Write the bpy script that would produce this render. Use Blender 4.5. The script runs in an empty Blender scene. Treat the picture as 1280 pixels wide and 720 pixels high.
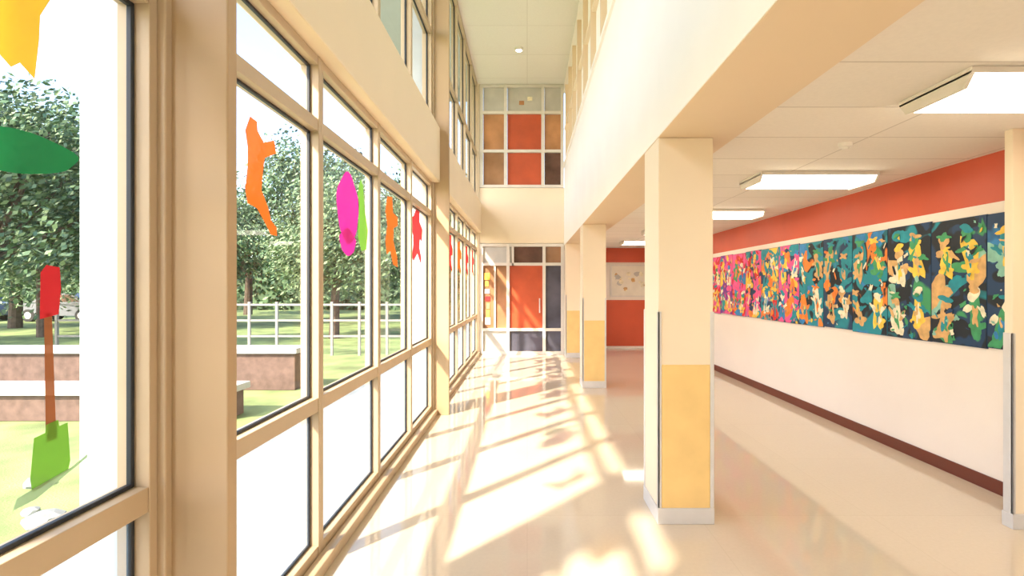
import bpy, bmesh, math, random
from mathutils import Vector
random.seed(7)
S = bpy.context.scene
COL = S.collection

# ------------------------------------------------------------------ materials
def mat(name, col, rough=0.6, metal=0.0, var=0.05, scale=6.0, bump=0.0, spec=0.5, emit=None, estr=0.0, coat=0.0, bscale=60):
    m = bpy.data.materials.new(name); m.use_nodes = True
    nt = m.node_tree; b = nt.nodes['Principled BSDF']
    tc = nt.nodes.new('ShaderNodeTexCoord')
    n = nt.nodes.new('ShaderNodeTexNoise'); n.inputs['Scale'].default_value = scale; n.inputs['Detail'].default_value = 4
    nt.links.new(tc.outputs['Object'], n.inputs['Vector'])
    r = nt.nodes.new('ShaderNodeValToRGB')
    c = col
    r.color_ramp.elements[0].position = 0.3; r.color_ramp.elements[1].position = 0.7
    r.color_ramp.elements[0].color = (c[0]*(1-var), c[1]*(1-var), c[2]*(1-var), 1)
    r.color_ramp.elements[1].color = (min(1,c[0]*(1+var)), min(1,c[1]*(1+var)), min(1,c[2]*(1+var)), 1)
    nt.links.new(n.outputs['Fac'], r.inputs['Fac'])
    nt.links.new(r.outputs['Color'], b.inputs['Base Color'])
    b.inputs['Roughness'].default_value = rough
    b.inputs['Metallic'].default_value = metal
    b.inputs['Specular IOR Level'].default_value = spec
    b.inputs['Coat Weight'].default_value = coat
    if bump > 0:
        n2 = nt.nodes.new('ShaderNodeTexNoise'); n2.inputs['Scale'].default_value = bscale
        nt.links.new(tc.outputs['Object'], n2.inputs['Vector'])
        bp = nt.nodes.new('ShaderNodeBump'); bp.inputs['Strength'].default_value = bump; bp.inputs['Distance'].default_value = 0.01
        nt.links.new(n2.outputs['Fac'], bp.inputs['Height']); nt.links.new(bp.outputs['Normal'], b.inputs['Normal'])
    if emit:
        b.inputs['Emission Color'].default_value = (*emit, 1); b.inputs['Emission Strength'].default_value = estr
    return m

def glass_mat(name, tint=(1,1,1), frost=0.0, frostcol=(0.9,0.95,1)):
    m = bpy.data.materials.new(name); m.use_nodes = True
    nt = m.node_tree; nt.nodes.clear()
    out = nt.nodes.new('ShaderNodeOutputMaterial')
    tr = nt.nodes.new('ShaderNodeBsdfTransparent'); tr.inputs[0].default_value = (*tint,1)
    gl = nt.nodes.new('ShaderNodeBsdfGlossy'); gl.inputs['Roughness'].default_value = 0.02
    lw = nt.nodes.new('ShaderNodeFresnel'); lw.inputs[0].default_value = 1.25
    mx = nt.nodes.new('ShaderNodeMixShader')
    nt.links.new(lw.outputs[0], mx.inputs[0])
    nt.links.new(tr.outputs[0], mx.inputs[1]); nt.links.new(gl.outputs[0], mx.inputs[2])
    last = mx
    if frost > 0:
        tl = nt.nodes.new('ShaderNodeBsdfTranslucent'); tl.inputs[0].default_value = (*frostcol,1)
        m2 = nt.nodes.new('ShaderNodeMixShader'); m2.inputs[0].default_value = frost
        nt.links.new(mx.outputs[0], m2.inputs[1]); nt.links.new(tl.outputs[0], m2.inputs[2]); last = m2
    nt.links.new(last.outputs[0], out.inputs[0])
    return m

def sticker_mat(name, col):
    m = bpy.data.materials.new(name); m.use_nodes = True
    nt = m.node_tree; b = nt.nodes['Principled BSDF']; out = nt.nodes['Material Output']
    tc = nt.nodes.new('ShaderNodeTexCoord'); n = nt.nodes.new('ShaderNodeTexNoise'); n.inputs['Scale'].default_value = 9
    nt.links.new(tc.outputs['Object'], n.inputs['Vector'])
    r = nt.nodes.new('ShaderNodeValToRGB')
    r.color_ramp.elements[0].color = (col[0]*.85, col[1]*.75, col[2]*.8, 1); r.color_ramp.elements[1].color = (*col, 1)
    nt.links.new(n.outputs['Fac'], r.inputs['Fac']); nt.links.new(r.outputs[0], b.inputs['Base Color'])
    b.inputs['Roughness'].default_value = 0.6
    tl = nt.nodes.new('ShaderNodeBsdfTranslucent'); nt.links.new(r.outputs[0], tl.inputs[0])
    mx = nt.nodes.new('ShaderNodeMixShader'); mx.inputs[0].default_value = 0.28
    tp = nt.nodes.new('ShaderNodeBsdfTransparent'); tp.inputs[0].default_value=(.1+.9*col[0],.1+.9*col[1],.1+.9*col[2],1)
    m3 = nt.nodes.new('ShaderNodeMixShader'); m3.inputs[0].default_value = 0.12
    nt.links.new(b.outputs[0], mx.inputs[1]); nt.links.new(tl.outputs[0], mx.inputs[2])
    nt.links.new(mx.outputs[0], m3.inputs[1]); nt.links.new(tp.outputs[0], m3.inputs[2]); nt.links.new(m3.outputs[0], out.inputs[0])
    return m

def tile_mat(name, col, line, sx, sy, rough, mortar=0.006, var=0.03, wave=0.0, spec=.5):
    m = bpy.data.materials.new(name); m.use_nodes = True
    nt = m.node_tree; b = nt.nodes['Principled BSDF']
    tc = nt.nodes.new('ShaderNodeTexCoord')
    br = nt.nodes.new('ShaderNodeTexBrick'); br.offset = 0.0
    br.inputs['Scale'].default_value = 1.0
    br.inputs['Brick Width'].default_value = sx; br.inputs['Row Height'].default_value = sy
    br.inputs['Mortar Size'].default_value = mortar; br.inputs['Mortar Smooth'].default_value = 0.3
    br.inputs['Color1'].default_value = (*[c*(1-var) for c in col],1)
    br.inputs['Color2'].default_value = (*[min(1,c*(1+var)) for c in col],1)
    br.inputs['Mortar'].default_value = (*line,1)
    nt.links.new(tc.outputs['Object'], br.inputs['Vector'])
    n = nt.nodes.new('ShaderNodeTexNoise'); n.inputs['Scale'].default_value = 45; n.inputs['Detail'].default_value = 6
    nt.links.new(tc.outputs['Object'], n.inputs['Vector'])
    mx = nt.nodes.new('ShaderNodeMix'); mx.data_type = 'RGBA'; mx.blend_type = 'MULTIPLY'; mx.inputs[0].default_value = 0.10
    nt.links.new(br.outputs['Color'], mx.inputs[6]); nt.links.new(n.outputs['Fac'], mx.inputs[7])
    nt.links.new(mx.outputs[2], b.inputs['Base Color'])
    b.inputs['Roughness'].default_value = rough; b.inputs['Specular IOR Level'].default_value = spec
    if wave > 0:
        n3 = nt.nodes.new('ShaderNodeTexNoise'); n3.inputs['Scale'].default_value = 2.5
        nt.links.new(tc.outputs['Object'], n3.inputs['Vector'])
        bp = nt.nodes.new('ShaderNodeBump'); bp.inputs['Strength'].default_value = wave; bp.inputs['Distance'].default_value = 0.01
        nt.links.new(n3.outputs['Fac'], bp.inputs['Height']); nt.links.new(bp.outputs['Normal'], b.inputs['Normal'])
    return m

M = dict(
 cream = mat('paint_cream', (0.82,0.69,0.51), 0.55, var=0.02, scale=1.5),
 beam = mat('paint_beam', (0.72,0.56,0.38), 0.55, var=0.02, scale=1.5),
 tan = mat('paint_tan', (0.47,0.33,0.195), 0.5, var=0.05, scale=1.2),
 mull = mat('mullion_paint', (0.53,0.405,0.27), 0.4, var=0.03),
 white = mat('paint_white', (0.90,0.855,0.78), 0.6, var=0.02, scale=2),
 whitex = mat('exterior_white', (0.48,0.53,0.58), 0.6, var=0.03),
 gasket = mat('rubber_gasket', (0.02,0.025,0.035), 0.5),
 wallr = mat('wall_plaster', (0.85,0.75,0.65), 0.6, var=0.03, scale=1.2, bump=0.05),
 red = mat('wall_red', (0.58,0.085,0.03), 0.5, var=0.06, scale=2),
 base = mat('rubber_base', (0.14,0.03,0.015), 0.4),
 yellow = mat('panel_yellow', (0.80,0.55,0.22), 0.45, var=0.05),
 grey = mat('metal_guard', (0.62,0.59,0.56), 0.4, metal=0.0),
 floor = tile_mat('floor_vinyl', (0.69,0.58,0.44), (0.65,0.54,0.41), 1.2, 1.2, 0.06, mortar=0.003, var=0.012, wave=0.06, spec=.9),
 ceil = tile_mat('ceiling_tile', (0.82,0.75,0.66), (0.60,0.53,0.45), 1.2, 0.6, 0.85, mortar=0.008),
 hceil = tile_mat('ceiling_high', (0.88,0.85,0.79), (0.74,0.70,0.64), 1.2, 1.2, 0.8, mortar=0.008),
 grass = mat('grass', (0.19,0.25,0.09), 0.9, var=0.4, scale=1.5, bump=0.5),
 conc = mat('concrete', (0.42,0.43,0.43), 0.85, var=0.08, scale=3, bump=0.2),
 path = mat('path_paving', (0.23,0.25,0.26), 0.85, var=0.12, scale=2, bump=0.2),
 brick = mat('brick_red', (0.13,0.08,0.065), 0.85, var=0.25, scale=8),
 bark = mat('bark', (0.11,0.08,0.06), 0.9, var=0.3, scale=8),
 leaf = mat('leaf', (0.07,0.13,0.06), 0.6, var=0.6, scale=1.2),
 leaf2 = mat('leaf_light', (0.20,0.28,0.14), 0.6, var=0.4, scale=1.2),
 rail = mat('rail_grey', (0.26,0.25,0.24), 0.5),
 lamp = mat('lamp_diffuser', (0.95,0.93,0.88), 0.5, emit=(1.0,0.90,0.72), estr=6.5),
 lampb = mat('lamp_body', (0.80,0.74,0.66), 0.4),
 dark = mat('dark_pane', (0.12,0.06,0.045), 0.12, var=0.3, scale=3),
 darkg = mat('dark_grey_pane', (0.08,0.08,0.11), 0.1, var=0.3, scale=2),
 brown = mat('brown_pane', (0.32,0.17,0.09), 0.12, var=0.25, scale=2),
 gold = mat('gold_pane', (0.46,0.22,0.10), 0.15, var=0.25, scale=2),
 pale = mat('pale_pane', (0.54,0.52,0.48), 0.15, var=0.10, scale=3),
 door = mat('door_red', (0.50,0.085,0.032), 0.35, var=0.12, scale=3),
 frame2 = mat('frame_aluminium', (0.72,0.67,0.60), 0.35, metal=0.1),
 paper = mat('paper', (0.80,0.74,0.62), 0.8),
 black = mat('tyre_black', (0.02,0.02,0.02), 0.7),
 glass = glass_mat('window_glass'),
 frost = glass_mat('frosted_glass', frost=0.30, frostcol=(.22,.29,.36)),
)
PAL = dict(
  black=(0.008,0.014,0.022), navy=(0.012,0.045,0.11), teal=(0.01,0.25,0.31), green=(0.05,0.30,0.12), tan=(0.64,0.38,0.15),
  orange=(0.82,0.22,0.03), red=(0.62,0.02,0.02), pink=(0.80,0.09,0.28), yellow=(0.85,0.55,0.07), cream=(0.80,0.72,0.52),
  mint=(0.24,0.50,0.40), purple=(0.20,0.04,0.28), blue=(0.03,0.22,0.50))
ART = {k: mat('art_'+k, c, 0.6, var=0.2, scale=14) for k,c in PAL.items()}
def paint_mat(name, cols, seed, scale=5):
    m = bpy.data.materials.new(name); m.use_nodes = True
    nt = m.node_tree; b = nt.nodes['Principled BSDF']; b.inputs['Roughness'].default_value=.6
    tc = nt.nodes.new('ShaderNodeTexCoord')
    mp = nt.nodes.new('ShaderNodeMapping'); mp.inputs['Location'].default_value=(seed*3.7,seed*1.3,seed*2.1)
    nt.links.new(tc.outputs['Object'], mp.inputs[0])
    n = nt.nodes.new('ShaderNodeTexNoise'); n.inputs['Scale'].default_value=scale; n.inputs['Detail'].default_value=1.5; n.inputs['Distortion'].default_value=.7
    nt.links.new(mp.outputs[0], n.inputs['Vector'])
    r = nt.nodes.new('ShaderNodeValToRGB'); r.color_ramp.interpolation='LINEAR'
    e=r.color_ramp.elements
    e[0].position=.30; e[0].color=(*PAL[cols[2]],1); e[1].position=.36; e[1].color=(*PAL[cols[0]],1)
    q=e.new(.50); q.color=(*PAL[cols[0]],1)
    q=e.new(.54); q.color=(*PAL[cols[1]],1)
    q=e.new(.62); q.color=(*PAL[cols[1]],1)
    q=e.new(.66); q.color=(*PAL[cols[3]],1)
    nt.links.new(n.outputs['Fac'], r.inputs['Fac']); nt.links.new(r.outputs[0], b.inputs['Base Color'])
    return m

# ------------------------------------------------------------------ builder
class B:
    def __init__(s, name): s.name=name; s.v=[]; s.f=[]; s.mi=[]; s.mats=[]
    def m(s, mt):
        if mt not in s.mats: s.mats.append(mt)
        return s.mats.index(mt)
    def box(s, x0,x1,y0,y1,z0,z1,mt):
        i=len(s.v); k=s.m(mt)
        s.v += [(x0,y0,z0),(x1,y0,z0),(x1,y1,z0),(x0,y1,z0),(x0,y0,z1),(x1,y0,z1),(x1,y1,z1),(x0,y1,z1)]
        for f in ((0,3,2,1),(4,5,6,7),(0,1,5,4),(1,2,6,5),(2,3,7,6),(3,0,4,7)):
            s.f.append(tuple(i+a for a in f)); s.mi.append(k)
    def poly(s, pts, mt):
        i=len(s.v); s.v += pts; s.f.append(tuple(range(i,i+len(pts)))); s.mi.append(s.m(mt))
    def prism(s, pts, off, mt):
        off=Vector(off); n=len(pts); i=len(s.v); k=s.m(mt)
        s.v += [tuple(p) for p in pts]+[tuple(Vector(p)+off) for p in pts]
        s.f.append(tuple(range(i+n-1,i-1,-1))); s.mi.append(k)
        s.f.append(tuple(range(i+n,i+2*n))); s.mi.append(k)
        for a in range(n):
            b=(a+1)%n; s.f.append((i+a,i+b,i+n+b,i+n+a)); s.mi.append(k)
    def tube(s, p0,p1,r0,r1,mt,n=10):
        p0=Vector(p0);p1=Vector(p1); d=(p1-p0).normalized()
        a=d.orthogonal().normalized(); b=d.cross(a); i=len(s.v); k=s.m(mt)
        for p,r in ((p0,r0),(p1,r1)):
            for j in range(n):
                t=2*math.pi*j/n; s.v.append(tuple(p+a*math.cos(t)*r+b*math.sin(t)*r))
        for j in range(n):
            q=(j+1)%n; s.f.append((i+j,i+q,i+n+q,i+n+j)); s.mi.append(k)
        s.f.append(tuple(i+j for j in range(n-1,-1,-1))); s.mi.append(k)
        s.f.append(tuple(i+n+j for j in range(n))); s.mi.append(k)
    def build(s, bevel=0.0, loc=None):
        me=bpy.data.meshes.new(s.name); me.from_pydata(s.v,[],s.f); me.update()
        for mt in s.mats: me.materials.append(mt)
        me.polygons.foreach_set('material_index', s.mi)
        o=bpy.data.objects.new(s.name, me); COL.objects.link(o)
        if bevel>0:
            md=o.modifiers.new('bevel','BEVEL'); md.width=bevel; md.segments=2; md.limit_method='ANGLE'
        if loc: o.location=loc
        return o

Y0, Y1 = -4.0, 12.34       # hall ends
XL, XP, XW = -1.24, 0.89, 3.66
ZB, ZC, ZH = 2.62, 2.66, 6.52
YE = 13.6

# ------------------------------------------------------------------ shell
b=B('floor'); b.box(XL-.1, XW+.2, Y0-.2, YE+.2, -.12, 0, M['floor']); b.build()
b=B('ceiling'); b.box(XP+.52, XW+.2, Y0, YE+.2, ZC, ZC+.25, M['ceil']); b.build()
b=B('ceiling_atrium'); b.box(XL-.1, XP+.3, Y0, Y1+.2, ZH, ZH+.2, M['hceil']); b.build()
b=B('sunblock_slab'); b.box(-3.55, XL-.1, Y0-2, YE, ZH+.02, ZH+.2, M['whitex']); b.build(.01)  # slab added to keep direct sun out of the upper windows
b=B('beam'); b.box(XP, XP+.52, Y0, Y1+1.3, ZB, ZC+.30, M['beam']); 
b.box(XP-.004, XP, Y0, Y1, ZB+.004, ZC+.30, M['white']); b.build()
b=B('wall_upper')
z0=ZC+.30
b.box(XP, XP+.25, Y0, Y1, z0, 4.55, M['white'])
b.box(XP, XP+.25, Y0, Y1, 6.30, ZH, M['white'])
b.box(XP, XP+.25, Y0, 4.2, 4.55, 6.30, M['white'])
y=4.2; ys=[]
while y<Y1-.1:
    ys.append(y); y+=.95
for i,y in enumerate(ys):          # upper gallery windows, drawn as opaque recessed panels with warm frames
    b.box(XP-.015, XP+.12, y, y+.05, 4.55, 6.30, M['beam'])
    y2 = ys[i+1] if i+1<len(ys) else Y1
    b.box(XP+.0, XP+.10, y+.05, y2, 5.40, 5.45, M['cream'])
    b.box(XP+.06, XP+.075, y+.05, y2, 4.56, 6.29, M['white'])
b.box(XP-.03, XP+.12, 4.2, Y1, 4.50, 4.56, M['white'])
b.box(XP-.03, XP+.12, 4.2, Y1, 6.29, 6.34, M['white'])
b.build(.003)
# right wall
b=B('wall_right')
b.box(XW, XW+.2, Y0, YE+.2, 0, 2.27, M['wallr'])
b.box(XW, XW+.2, Y0, YE+.2, 2.27, ZC, M['red'])
b.build()
b=B('baseboard_right'); b.box(XW-.015, XW-.001, 3.48, YE, 0, .11, M['base']); b.build(.003)
b=B('pilaster'); b.box(3.225, XW-.001, 3.40, 3.46, 0, ZC, M['cream'])
b.box(3.219,3.24,3.394,3.41,.1,1.30,M['grey']); b.box(3.219,3.23,3.394,3.465,.1,1.30,M['grey']);b.box(3.215,XW-.001,3.388,3.47,0,.10,M['grey']); b.build(.003)
b=B('wall_aisle_end')
b.box(XP, XW+.2, YE, YE+.2, 0, ZC, M['wallr'])
b.box(XP+.5, XW, YE-.012, YE, 2.28, ZC, M['red'])
b.box(XP+.5, XW, YE-.012, YE, .06, 1.28, M['red'])
b.build()
b=B('wall_map'); b.box(2.2,3.3,YE-.04,YE-.013,1.36,2.22,M['frame2']); b.box(2.24,3.26,YE-.045,YE-.04,1.40,2.18,M['paper'])
for i in range(16):
    cx=random.uniform(2.35,3.15); cz=random.uniform(1.5,2.05); r=random.uniform(.03,.08)
    b.poly([(cx+math.cos(t)*r*random.uniform(.6,1.3), YE-.0455-.0004*i, cz+math.sin(t)*r*random.uniform(.6,1.2)) for t in [k*2*math.pi/11 for k in range(11)]], random.choice([ART['tan'],ART['cream'],ART['cream'],M['pale']]))
b.build()
b=B('wall_back'); b.box(XL-.1, XW+.2, Y0-.2, Y0, 0, ZH+.2, M['cream']); b.build()

# ------------------------------------------------------------------ end wall of hall
b=B('wall_front'); b.box(-1.14, XP, Y1, Y1+.2, 2.68, 4.01, M['cream']); b.build()
b=B('wall_front_strip'); b.box(XL-.1, -1.145, Y1, Y1+.2, 0, ZH, M['cream']); b.build()  # left strip of the end wall, kept as its own mesh
def pane(b,x0,x1,z0,z1,mt,yy=Y1+.06): b.box(x0,x1,yy,yy+.02,z0,z1,mt)
b=B('door_1')
F=M['frame2']
for z in (0.0,.56,2.14,2.60): b.box(-1.14,.89,Y1,Y1+.1,z,z+.07,F)
for x in (-1.14,-.50,.37,.815): b.box(x,x+.075,Y1-.003,Y1+.103,0,2.67,F)
pane(b,-1.07,-.5,.6,2.14,M['brown']); pane(b,-.43,.37,.6,2.14,M['door']); pane(b,.44,.83,.6,2.14,M['darkg'])
pane(b,-1.07,-.5,.05,.58,M['pale']); pane(b,-.43,.37,.05,.58,M['darkg']); pane(b,.44,.83,.05,.58,M['darkg'])
pane(b,-1.07,-.35,2.2,2.6,M['pale']); pane(b,-.35,.37,2.2,2.6,M['dark']); pane(b,.44,.83,2.2,2.6,M['brown'])
b.box(-.37,-.32,Y1,Y1+.1,2.14,2.6,F)
b.box(-.80,-.76,Y1+.02,Y1+.08,.6,2.14,F)
for i in range(7):
    cx=random.uniform(-.98,-.88); cz=.8+i*.18
    w=random.uniform(.04,.07); h=random.uniform(.05,.09)
    b.box(cx-w,cx+w,Y1+.05-.001*i,Y1+.058-.001*i,cz-h,cz+h,random.choice([ART['red'],ART['yellow'],ART['green'],ART['tan'],M['pale']]))
b.tube((.30,Y1+.02,1.0),(.30,Y1+.02,1.35),.015,.015,M['grey'])
b.build(.003)
b=B('window_1')
for z in (4.02,4.87,5.80,6.445): b.box(-1.14,.885,Y1,Y1+.1,z,z+.069,F)
for x in (-1.14,-.56,.34,.81): b.box(x,x+.075,Y1-.003,Y1+.103,4.02,6.515,F)
for (x0,x1,ms) in ((-1.06,-.56,('brown','gold','pale')),(-.48,.34,('door','door','pale')),(.42,.83,('dark','gold','pale'))):
    pane(b,x0,x1,4.09,4.87,M[ms[0]]); pane(b,x0,x1,4.94,5.80,M[ms[1]]); pane(b,x0,x1,5.87,6.45,M[ms[2]])
for i in range(7):
    cx=random.uniform(-.35,.2); cz=random.uniform(5.95,6.35)
    b.box(cx-.06,cx+.06,Y1+.05-.001*i,Y1+.058-.001*i,cz-.05,cz+.05,random.choice([ART['cream'],M['gold'],M['pale']]))
b.build(.003)

# ------------------------------------------------------------------ pillars
for (py) in (-1.23, 3.47, 8.19, 11.77):
    b=B('pillar')
    x0,x1=XP+.0,XP+.37
    b.box(x0,x1,py,py+.41,0,ZB-.001,M['cream'])
    b.box(x0-.008,x1+.008,py-.008,py+.418,0,.11,M['grey'])
    for (a,c) in ((x0-.006,x0+.020),(x1-.020,x1+.006)):
        b.box(a,c,py-.006,py+.01,.11,1.44,M['grey'])
    b.box(x0-.006,x0+.01,py-.006,py+.022,.11,1.44,M['grey'])
    b.box(x0-.006,x0+.01,py+.39,py+.417,.11,1.44,M['grey'])
    b.box(x0+.021,x1-.021,py-.005,py+.01,.11,1.08,M['yellow'])
    b.build(.004)

# ------------------------------------------------------------------ window wall
MX0,MX1=-1.30,-1.195
bays=[(-3.0,-1.85),(-1.85,-.70),(-.70,.45),(.45,1.655),(1.79,2.97),(2.97,4.14),(4.14,5.30),(5.30,6.42),(6.56,7.65),(7.65,8.80),(8.80,9.95),(9.95,11.10),(11.10,12.25)]
def paneset(b,a,c,z0,z1,gm):
    gx=-1.252
    b.poly([(gx,a,z0),(gx,c,z0),(gx,c,z1),(gx,a,z1)],gm)
    g=.014; x0,x1=gx-.008,gx+.010
    b.box(x0,x1,a,a+g,z0,z1,M['gasket']); b.box(x0,x1,c-g,c,z0,z1,M['gasket'])
    b.box(x0,x1,a+g,c-g,z0,z0+g,M['gasket']); b.box(x0,x1,a+g,c-g,z1-g,z1,M['gasket'])
n=2
for (a,c) in bays:
    b=B('window_%d'%n); n+=1
    w=.034
    for yy0,yy1 in ((a,a+w),(c-w,c)):
        b.box(MX0,MX1,yy0,yy1,.0,2.93,M['mull']); b.box(MX0,MX1,yy0,yy1,3.62,ZH,M['mull'])
    for z0,z1 in ((0,.12),(.89,.97),(2.50,2.57),(2.88,2.93),(3.62,3.70),(4.78,4.85),(6.42,ZH)):
        b.box(MX0+.002,MX1-.004,a+w,c-w,z0,z1,M['mull'])
    paneset(b,a+w,c-w,.12,.89,M['frost'])
    paneset(b,a+w,c-w,.97,2.50,M['glass'])
    paneset(b,a+w,c-w,2.57,2.88,M['glass'])
    paneset(b,a+w,c-w,3.70,4.78,M['glass'])
    paneset(b,a+w,c-w,4.85,6.42,M['glass'])
    b.build(.003)
b=B('trim_1'); b.box(MX1,-1.13,Y0,Y1,0,.07,M['mull']); b.build(.006)
b=B('spandrel_beam'); b.box(-1.36,-1.10,Y0,Y1,2.93,3.62,M['cream']); b.build(.008)
b=B('wall_left'); b.box(-1.36,-1.2,Y0,-3.0,0,2.93,M['cream']);b.box(-1.36,-1.2,Y0,-3.0,3.62,ZH,M['cream']); b.build()
for (y0,y1) in ((1.655,1.79),(6.42,6.56)):
    b=B('window_column')
    b.box(-1.25,-.985,y0+.03,y0+.085,0,ZH,M['tan'])
    b.box(-1.32,-1.17,y0,y1-.002,0,ZH,M['mull'])
    b.box(-1.475,-1.32,y0+.03,y1+.02,-.1,ZH,M['whitex'])
    b.build(.005)
for yy in (.45,-4.0):  # added out of view; the first post keeps sun off the near window column
    b=B('sunblock_post'); b.tube((-2.17,yy,-.1),(-2.17,yy,ZH+.02),.20,.20,M['whitex'],28)
    b.box(-2.44,-1.90,yy-.27,yy+.27,-.1,.05,M['conc']); b.build()

# ------------------------------------------------------------------ stickers on glass
def sticker(name, shapes):
    b=B(name); x=-1.2505
    for k,(pts,col) in enumerate(shapes):
        b.poly([(x+.0015*k,p[0],p[1]) for p in pts],SM[col])
    return b.build()
SM={k:sticker_mat('film_'+k,c) for k,c in dict(yellow=(.95,.56,.01),green=(.01,.24,.07),red=(.70,.02,.03),brown=(.36,.12,.04),lime=(.20,.50,.05),orange=(.95,.16,.01),pink=(.75,.02,.38),pale=(.40,.60,.35)).items()}
sticker('sun_sticker',[([(1.0,2.46),(1.33,2.46),(1.345,2.36),(1.315,2.30),(1.312,2.235),(1.300,2.13),(1.262,2.155),(1.24,2.135),(1.19,2.17),(1.15,2.13),(1.10,2.18),(1.02,2.15)],'yellow')])
def ell(cy,cz,ry,rz,tilt=0,n=28,j=0):
    return [(cy+math.cos(t)*ry*(1+j*math.sin(5*t)), cz+math.sin(t)*rz*(1+j*math.cos(4*t))+tilt*math.cos(t)*ry) for t in [2*math.pi*i/n for i in range(n)]]
sticker('leaf_sticker',[(ell(1.25,1.935,.175,.052,.10,j=.05),'green')])
sticker('shovel_sticker',[
  ([(1.325,1.535),(1.347,1.535),(1.360,1.20),(1.330,1.20)],'brown'),
  ([(1.312,1.52),(1.365,1.53),(1.372,1.60),(1.368,1.655),(1.33,1.66),(1.314,1.64)],'red'),
  ([(1.295,1.22),(1.325,1.225),(1.328,1.245),(1.362,1.25),(1.365,1.232),(1.39,1.235),(1.398,1.13),(1.392,1.105),(1.29,1.085),(1.285,1.12)],'lime'),
  ([(1.25,1.085),(1.30,1.095),(1.40,1.11),(1.45,1.13),(1.45,1.12),(1.30,1.065),(1.24,1.06)],'pale')])
sticker('dancing_figure_sticker',[([(2.31,2.375),(2.37,2.37),(2.375,2.33),(2.43,2.29),(2.53,2.33),(2.55,2.27),(2.44,2.22),(2.42,2.14),(2.41,2.06),(2.47,1.99),(2.50,1.93),(2.555,1.90),(2.56,1.86),(2.50,1.86),(2.42,1.93),(2.37,1.97),(2.29,1.98),(2.27,2.04),(2.29,2.15),(2.29,2.23),(2.27,2.30)],'orange')])
sticker('balloon_sticker',[(ell(3.58,2.16,.22,.24,.0,j=.06),'pink'),(ell(3.57,1.92,.16,.09,.0,j=.08),'pink')])
sticker('pear_sticker',[([(3.84,2.42),(3.90,2.38),(3.93,2.22),(4.02,2.05),(3.98,1.90),(3.86,1.88),(3.78,1.98),(3.80,2.15),(3.78,2.30)],'lime')])
sticker('dancing_figure_sticker',[([(4.58,2.42),(4.74,2.44),(4.77,2.30),(4.94,2.28),(4.94,2.20),(4.79,2.16),(4.78,2.04),(4.92,1.90),(4.94,1.80),(4.78,1.82),(4.68,1.94),(4.56,1.90),(4.52,2.02),(4.58,2.16),(4.52,2.28)],'orange')])
def fig(cy,col,seed,top=2.45,w=.25):
    random.seed(seed)
    base=[(0,.0),(.45,.02),(.5,-.12),(.95,-.2),(.9,-.33),(.5,-.33),(.45,-.42),(.8,-.56),(.7,-.64),(.1,-.5),(-.4,-.62),(-.7,-.57),(-.45,-.42),(-.45,-.3),(-.85,-.24),(-.8,-.1),(-.45,-.1)]
    sticker('dancing_figure_sticker',[([(cy+p[0]*w+random.uniform(-.02,.02),top+p[1]*.95+random.uniform(-.015,.015)) for p in base],col)])
fig(5.78,'red',1,2.48,.34)
for i,(cy,c) in enumerate(((7.1,'orange'),(8.2,'red'),(9.35,'orange'),(10.5,'red'),(11.65,'red'))): fig(cy,c,10+i,2.45,.42)

# ------------------------------------------------------------------ mural
random.seed(23)
def mural(y0,y1,z0,z1,bgs,figc,nm):
    b=B('student_artwork'); X=XW-.002
    pm=paint_mat('painting_%d'%nm,bgs,nm+1,random.uniform(3,4.5))
    b.box(X-.012,X,y0,y1,z0,z1,ART['navy'])
    b.box(X-.014,X-.012,y0+.003,y1-.003,z0+.004,z1-.004,pm)
    lay=[0]; W=y1-y0;H=z1-z0
    def P(pts,col):
        lay[0]+=1; x=X-.0142-.00012*lay[0]
        b.poly([(x,min(max(p[0],y0+.005),y1-.005),min(max(p[1],z0+.006),z1-.006)) for p in pts],ART[col])
    def blob(cy,cz,ry,rz,col,j=.15,n=20,k=None,rot=0):
        ph=random.uniform(0,6); k=k or random.choice([2,3,4]); pts=[]
        for i in range(n):
            t=-2*math.pi*i/n; r=1+j*math.sin(k*t+ph)+random.uniform(-.08,.08)
            u,v=math.cos(t)*ry*r,math.sin(t)*rz*r
            pts.append((cy+u*math.cos(rot)-v*math.sin(rot),cz+u*math.sin(rot)+v*math.cos(rot)))
        P(pts,col)
    for i in range(7):
        blob(random.uniform(y0,y1),random.uniform(z0,z1),W*random.uniform(.10,.24),H*random.uniform(.06,.15),random.choice(bgs[1:]+figc[:3]),.3,rot=random.uniform(0,3))
    for q in range(2):
        for base in (random.uniform(.16,.30),random.uniform(.60,.74)):
            c=random.choice(figc); c2=random.choice(figc); c3=random.choice(figc+bgs)
            cy=y0+W*(.25+.5*q)+random.uniform(-.04,.04); cz=z0+H*base; a=random.uniform(-.5,.5); s=random.uniform(.85,1.2)
            blob(cy,cz,.065*s,.155*s,c,.28,rot=a)
            blob(cy+random.uniform(-.06,.06),cz-.10,.08,.045,c,.35,rot=random.uniform(-.6,.6))
            blob(cy-.07,cz+.03,.06,.024,c2,.35,rot=random.uniform(-1,1)); blob(cy+.07,cz+.05,.06,.024,c2,.35,rot=random.uniform(-1,1))
            blob(cy-a*.15,cz+.155*s,.055,.06,c2,.22)
            blob(cy-a*.15,cz+.20*s,.065,.032,c3,.4)
            blob(cy,cz-.01,.028,.08,c3,.35,rot=a); blob(cy+.01,cz+.03,.016,.035,random.choice(figc),.3)
    for i in range(30):
        blob(random.uniform(y0+.03,y1-.03),random.uniform(z0+.03,z1-.03),random.uniform(.006,.026),random.uniform(.006,.045),random.choice(figc+bgs),.35,10,rot=random.uniform(0,3))
    b.build()
y=3.50; i=0
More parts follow.
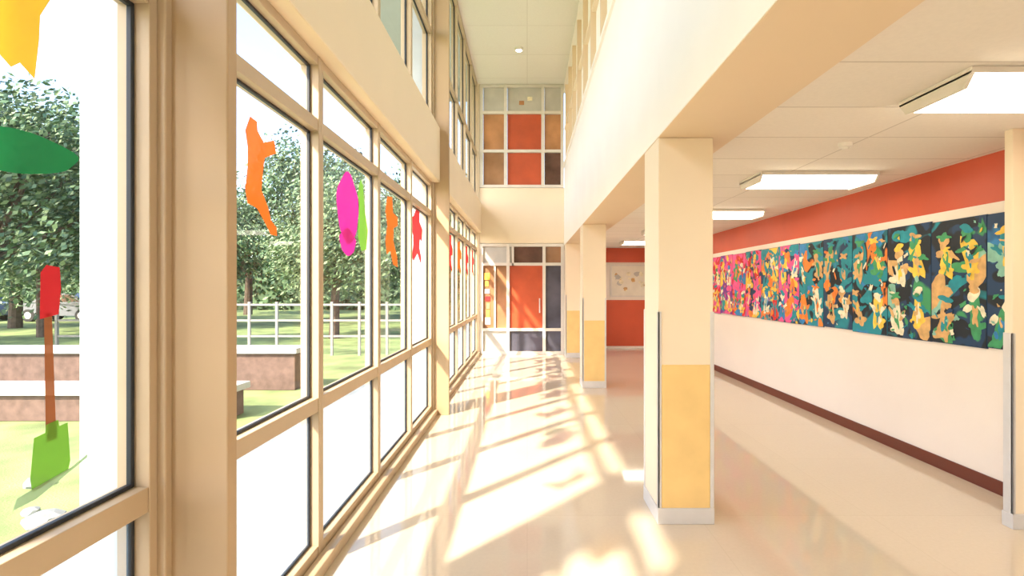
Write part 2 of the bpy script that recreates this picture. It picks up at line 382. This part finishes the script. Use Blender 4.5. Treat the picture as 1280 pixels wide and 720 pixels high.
while y<12.8:
    w=.56
    if y<5.0: bg=random.choice([['black','navy','teal','green'],['navy','black','blue','mint']]); fc=['tan','mint','tan','cream','green','teal','yellow']
    elif y<6.4: bg=random.choice([['navy','teal','black','blue'],['teal','black','blue','orange']]); fc=['orange','tan','teal','yellow','cream','tan','green']
    elif y<8.0: bg=random.choice([['blue','pink','teal','orange'],['pink','navy','teal','yellow'],['orange','teal','navy','yellow']]); fc=['orange','yellow','teal','pink','cream','red','blue']
    else: bg=random.choice([['red','pink','teal','yellow'],['pink','red','blue','orange'],['green','yellow','black','red'],['purple','pink','green','yellow']]); fc=['red','pink','yellow','orange','teal','blue','green','cream']
    mural(y,y+w-.003,1.12+random.uniform(-.01,.01),2.19+random.uniform(-.01,.01),bg,fc,i); y+=w; i+=1

# ------------------------------------------------------------------ lamps
for k,y in enumerate((-1.9,.35,2.68,4.88,7.1,9.3,11.5)):
    b=B('fluorescent_light'); zc=ZC-.002
    b.box(2.12,3.20,y-.24,y+.24,zc-.03,zc,M['lampb'])
    b.prism([(2.14,y-.22,zc-.03),(2.14,y-.18,zc-.08),(2.14,y+.18,zc-.08),(2.14,y+.22,zc-.03)],(1.04,0,0),M['lamp'])
    for xx in (2.12,3.18): b.prism([(xx,y-.24,zc-.02),(xx,y-.19,zc-.088),(xx,y+.19,zc-.088),(xx,y+.24,zc-.02)],(.02,0,0),M['lampb'])
    b.build()
b=B('smoke_detector'); b.tube((2.33,3.75,ZC),(2.33,3.75,ZC-.03),.05,.045,M['lampb'],20); b.tube((2.33,3.75,ZC-.03),(2.33,3.75,ZC-.045),.03,.02,M['lampb'],20); b.build()
for yy in (1.5,4.5,7.5,10.5):
    b=B('ceiling_downlight'); b.tube((-.17,yy,ZH),(-.17,yy,ZH-.05),.09,.08,M['lampb'],24); b.tube((-.17,yy,ZH-.05),(-.17,yy,ZH-.055),.06,.06,M['lamp'],24); b.build()

# ------------------------------------------------------------------ exterior
b=B('ground')
b.box(-90,-3.0,-30,90,-.3,-.12,M['grass']); b.box(-3.0,-1.345,-30,90,-.3,-.10,M['path']); b.build()
for (ya,yb,zt,x1) in ((6.6,7.05,.22,-3.9),(8.6,9.0,.50,-3.9)):
    b=B('terrace_seat_wall')
    b.box(-18,x1,ya,yb,-.12,zt,M['brick']); b.box(-18.05,x1+.05,ya-.06,yb+.08,zt,zt+.09,M['conc']); b.build(.01)
b=B('garden_fence')
for i in range(14):
    x=-12+i*.7; b.box(x,x+.06,13,13.06,-.12,1.25,M['rail'])
for z in (.35,.75,1.15): b.box(-12,-2.9,13.01,13.05,z,z+.05,M['rail'])
b.build()
random.seed(3)
for i in range(22):
    x=random.uniform(-6.2,-3.2); y=random.uniform(3.2,6.0); r=random.uniform(.05,.13)
    me=bpy.data.meshes.new('garden_rock'); bm=bmesh.new(); bmesh.ops.create_icosphere(bm,subdivisions=2,radius=r)
    for v in bm.verts: v.co*=random.uniform(.82,1.12); v.co.z*=.6
    bm.to_mesh(me); bm.free(); me.materials.append(M['path'])
    o=bpy.data.objects.new('garden_rock',me); COL.objects.link(o); o.location=(x,y,-.12+r*.3)

def tree_mesh(name, h, rad, nleaf, leafsize, seed, lm):
    random.seed(seed); b=B(name)
    b.tube((0,0,0),(0.05,0,h*.28),.18,.13,M['bark'])
    top=Vector((.05,0,h*.28)); cl=[]
    for i in range(15):
        a=random.uniform(0,6.28); el=random.uniform(-.05,1.3)
        L=h*random.uniform(.22,.5)
        p=top+Vector((math.cos(a)*math.cos(el)*rad*random.uniform(.5,.8),math.sin(a)*math.cos(el)*rad*random.uniform(.5,.8),math.sin(el)*L))
        b.tube(top,p,.08,.03,M['bark'],6); cl.append((p,rad*random.uniform(.35,.55)))
    for i in range(nleaf):
        p,r=random.choice(cl)
        d=Vector((random.gauss(0,1),random.gauss(0,1),random.gauss(0,.8))).normalized()*r*random.uniform(.35,1.15)
        c=p+d; n=Vector((random.gauss(0,1),random.gauss(0,1),random.gauss(0,1)+.5)).normalized()
        u=n.orthogonal().normalized(); w=n.cross(u); s=leafsize*random.uniform(.6,1.3)
        b.poly([tuple(c+u*s),tuple(c+w*s*.5),tuple(c-u*s),tuple(c-w*s*.5)],random.choice(lm))
    return b
lm=[M['leaf'],M['leaf'],M['leaf2']]
ta=tree_mesh('tree',8.5,3.0,20000,.08,1,lm).build(); ta.location=(-13.2,12.5,-.12)
tb=tree_mesh('tree',6.5,2.4,15000,.07,2,[M['leaf'],M['leaf2'],M['leaf2']]).build(); tb.location=(-6.6,17.5,-.12)
spots=[(-19,13.5,1.2,0),(-22,22,1.4,1),(-15,23,1.3,2),(-11,26,1.35,0.5),(-9.5,32,1.4,3),(-5.5,30,1.3,2.2),(-27,18,1.5,4),(-30,30,1.5,5),(-18,33,1.5,.3),(-4.6,22,.9,1.6),(-34,24,1.6,2),(-17,18,1.1,3.3)]
for i,(x,y,s,r) in enumerate(spots):
    o=bpy.data.objects.new('tree',(ta if i%2 else tb).data); COL.objects.link(o); o.location=(x,y,-.12); o.scale=(s,s,s); o.rotation_euler=(0,0,r)
random.seed(9); b=B('hedge')
b.box(-54,-3,40,41.2,-.12,3.2,M['leaf'])
for i in range(9000):
    c=Vector((random.uniform(-54,-3),random.uniform(39.7,41),random.uniform(-.1,3.8))); u=Vector((random.gauss(0,1),random.gauss(0,1),random.gauss(0,1))).normalized(); w=u.orthogonal().normalized(); s=.25
    b.poly([tuple(c+u*s),tuple(c+w*s*.6),tuple(c-u*s),tuple(c-w*s*.6)],random.choice(lm))
b.build()
b=B('neighbouring_building')
b.box(-20,-4.5,46,54,-.12,6.5,M['conc'])
for i in range(8):
    for z in (.9,3.8): b.box(-19.3+i*1.8,-18.2+i*1.8,45.95,46.0,z,z+1.5,M['darkg'])
b.build()
def car(x,y,col):
    b=B('parked_car'); cm=mat('car_paint',col,.25,coat=.5)
    prof=[(-2.1,.3),(-2.15,.75),(-1.9,.9),(-1.2,.98),(-.6,1.42),(.8,1.45),(1.5,1.0),(2.1,.92),(2.2,.6),(2.15,.3)]
    b.prism([(p[0],0,p[1]) for p in prof],(0,1.7,0),cm)
    b.prism([(-1.0,-.01,1.0),(-.52,-.01,1.36),(.72,-.01,1.38),(1.25,-.01,1.02)],(0,1.72,0),M['dark'])
    for wx in (-1.35,1.35): b.tube((wx,-.02,.32),(wx,.2,.32),.32,.32,M['black'],18); b.tube((wx,1.5,.32),(wx,1.72,.32),.32,.32,M['black'],18); b.tube((wx,-.03,.32),(wx,-.01,.32),.18,.18,M['grey'],14)
    o=b.build(.02); o.location=(x,y,-.12)
car(-24,26,(.16,.17,.2)); car(-18.8,26,(.22,.05,.04)); car(-29.5,26,(.1,.12,.2))

# ------------------------------------------------------------------ light
w=bpy.data.worlds.new('World'); S.world=w; w.use_nodes=True; nt=w.node_tree
bg=nt.nodes['Background']; sky=nt.nodes.new('ShaderNodeTexSky'); sky.sky_type='NISHITA'; sky.sun_disc=False
sky.sun_elevation=math.radians(40); sky.sun_rotation=math.radians(220); sky.air_density=1.0; sky.dust_density=1.6
nt.links.new(sky.outputs[0],bg.inputs[0]); bg.inputs[1].default_value=0.5
L=bpy.data.lights.new('sun','SUN'); L.energy=9.5; L.color=(1.0,.88,.69); L.angle=math.radians(2.0)
lo=bpy.data.objects.new('sun',L); COL.objects.link(lo)
lo.rotation_euler=Vector((.75,.88,-1.0)).to_track_quat('-Z','Y').to_euler()

# ------------------------------------------------------------------ camera
cam=bpy.data.cameras.new('camera'); co=bpy.data.objects.new('camera',cam); COL.objects.link(co)
co.location=(0,0,1.6); co.rotation_euler=(math.radians(90),0,0)
cam.sensor_width=36; cam.lens=18.0; cam.shift_x=-19/1280; cam.clip_start=.05
S.camera=co
S.view_settings.view_transform='Standard'
S.view_settings.exposure=0.55
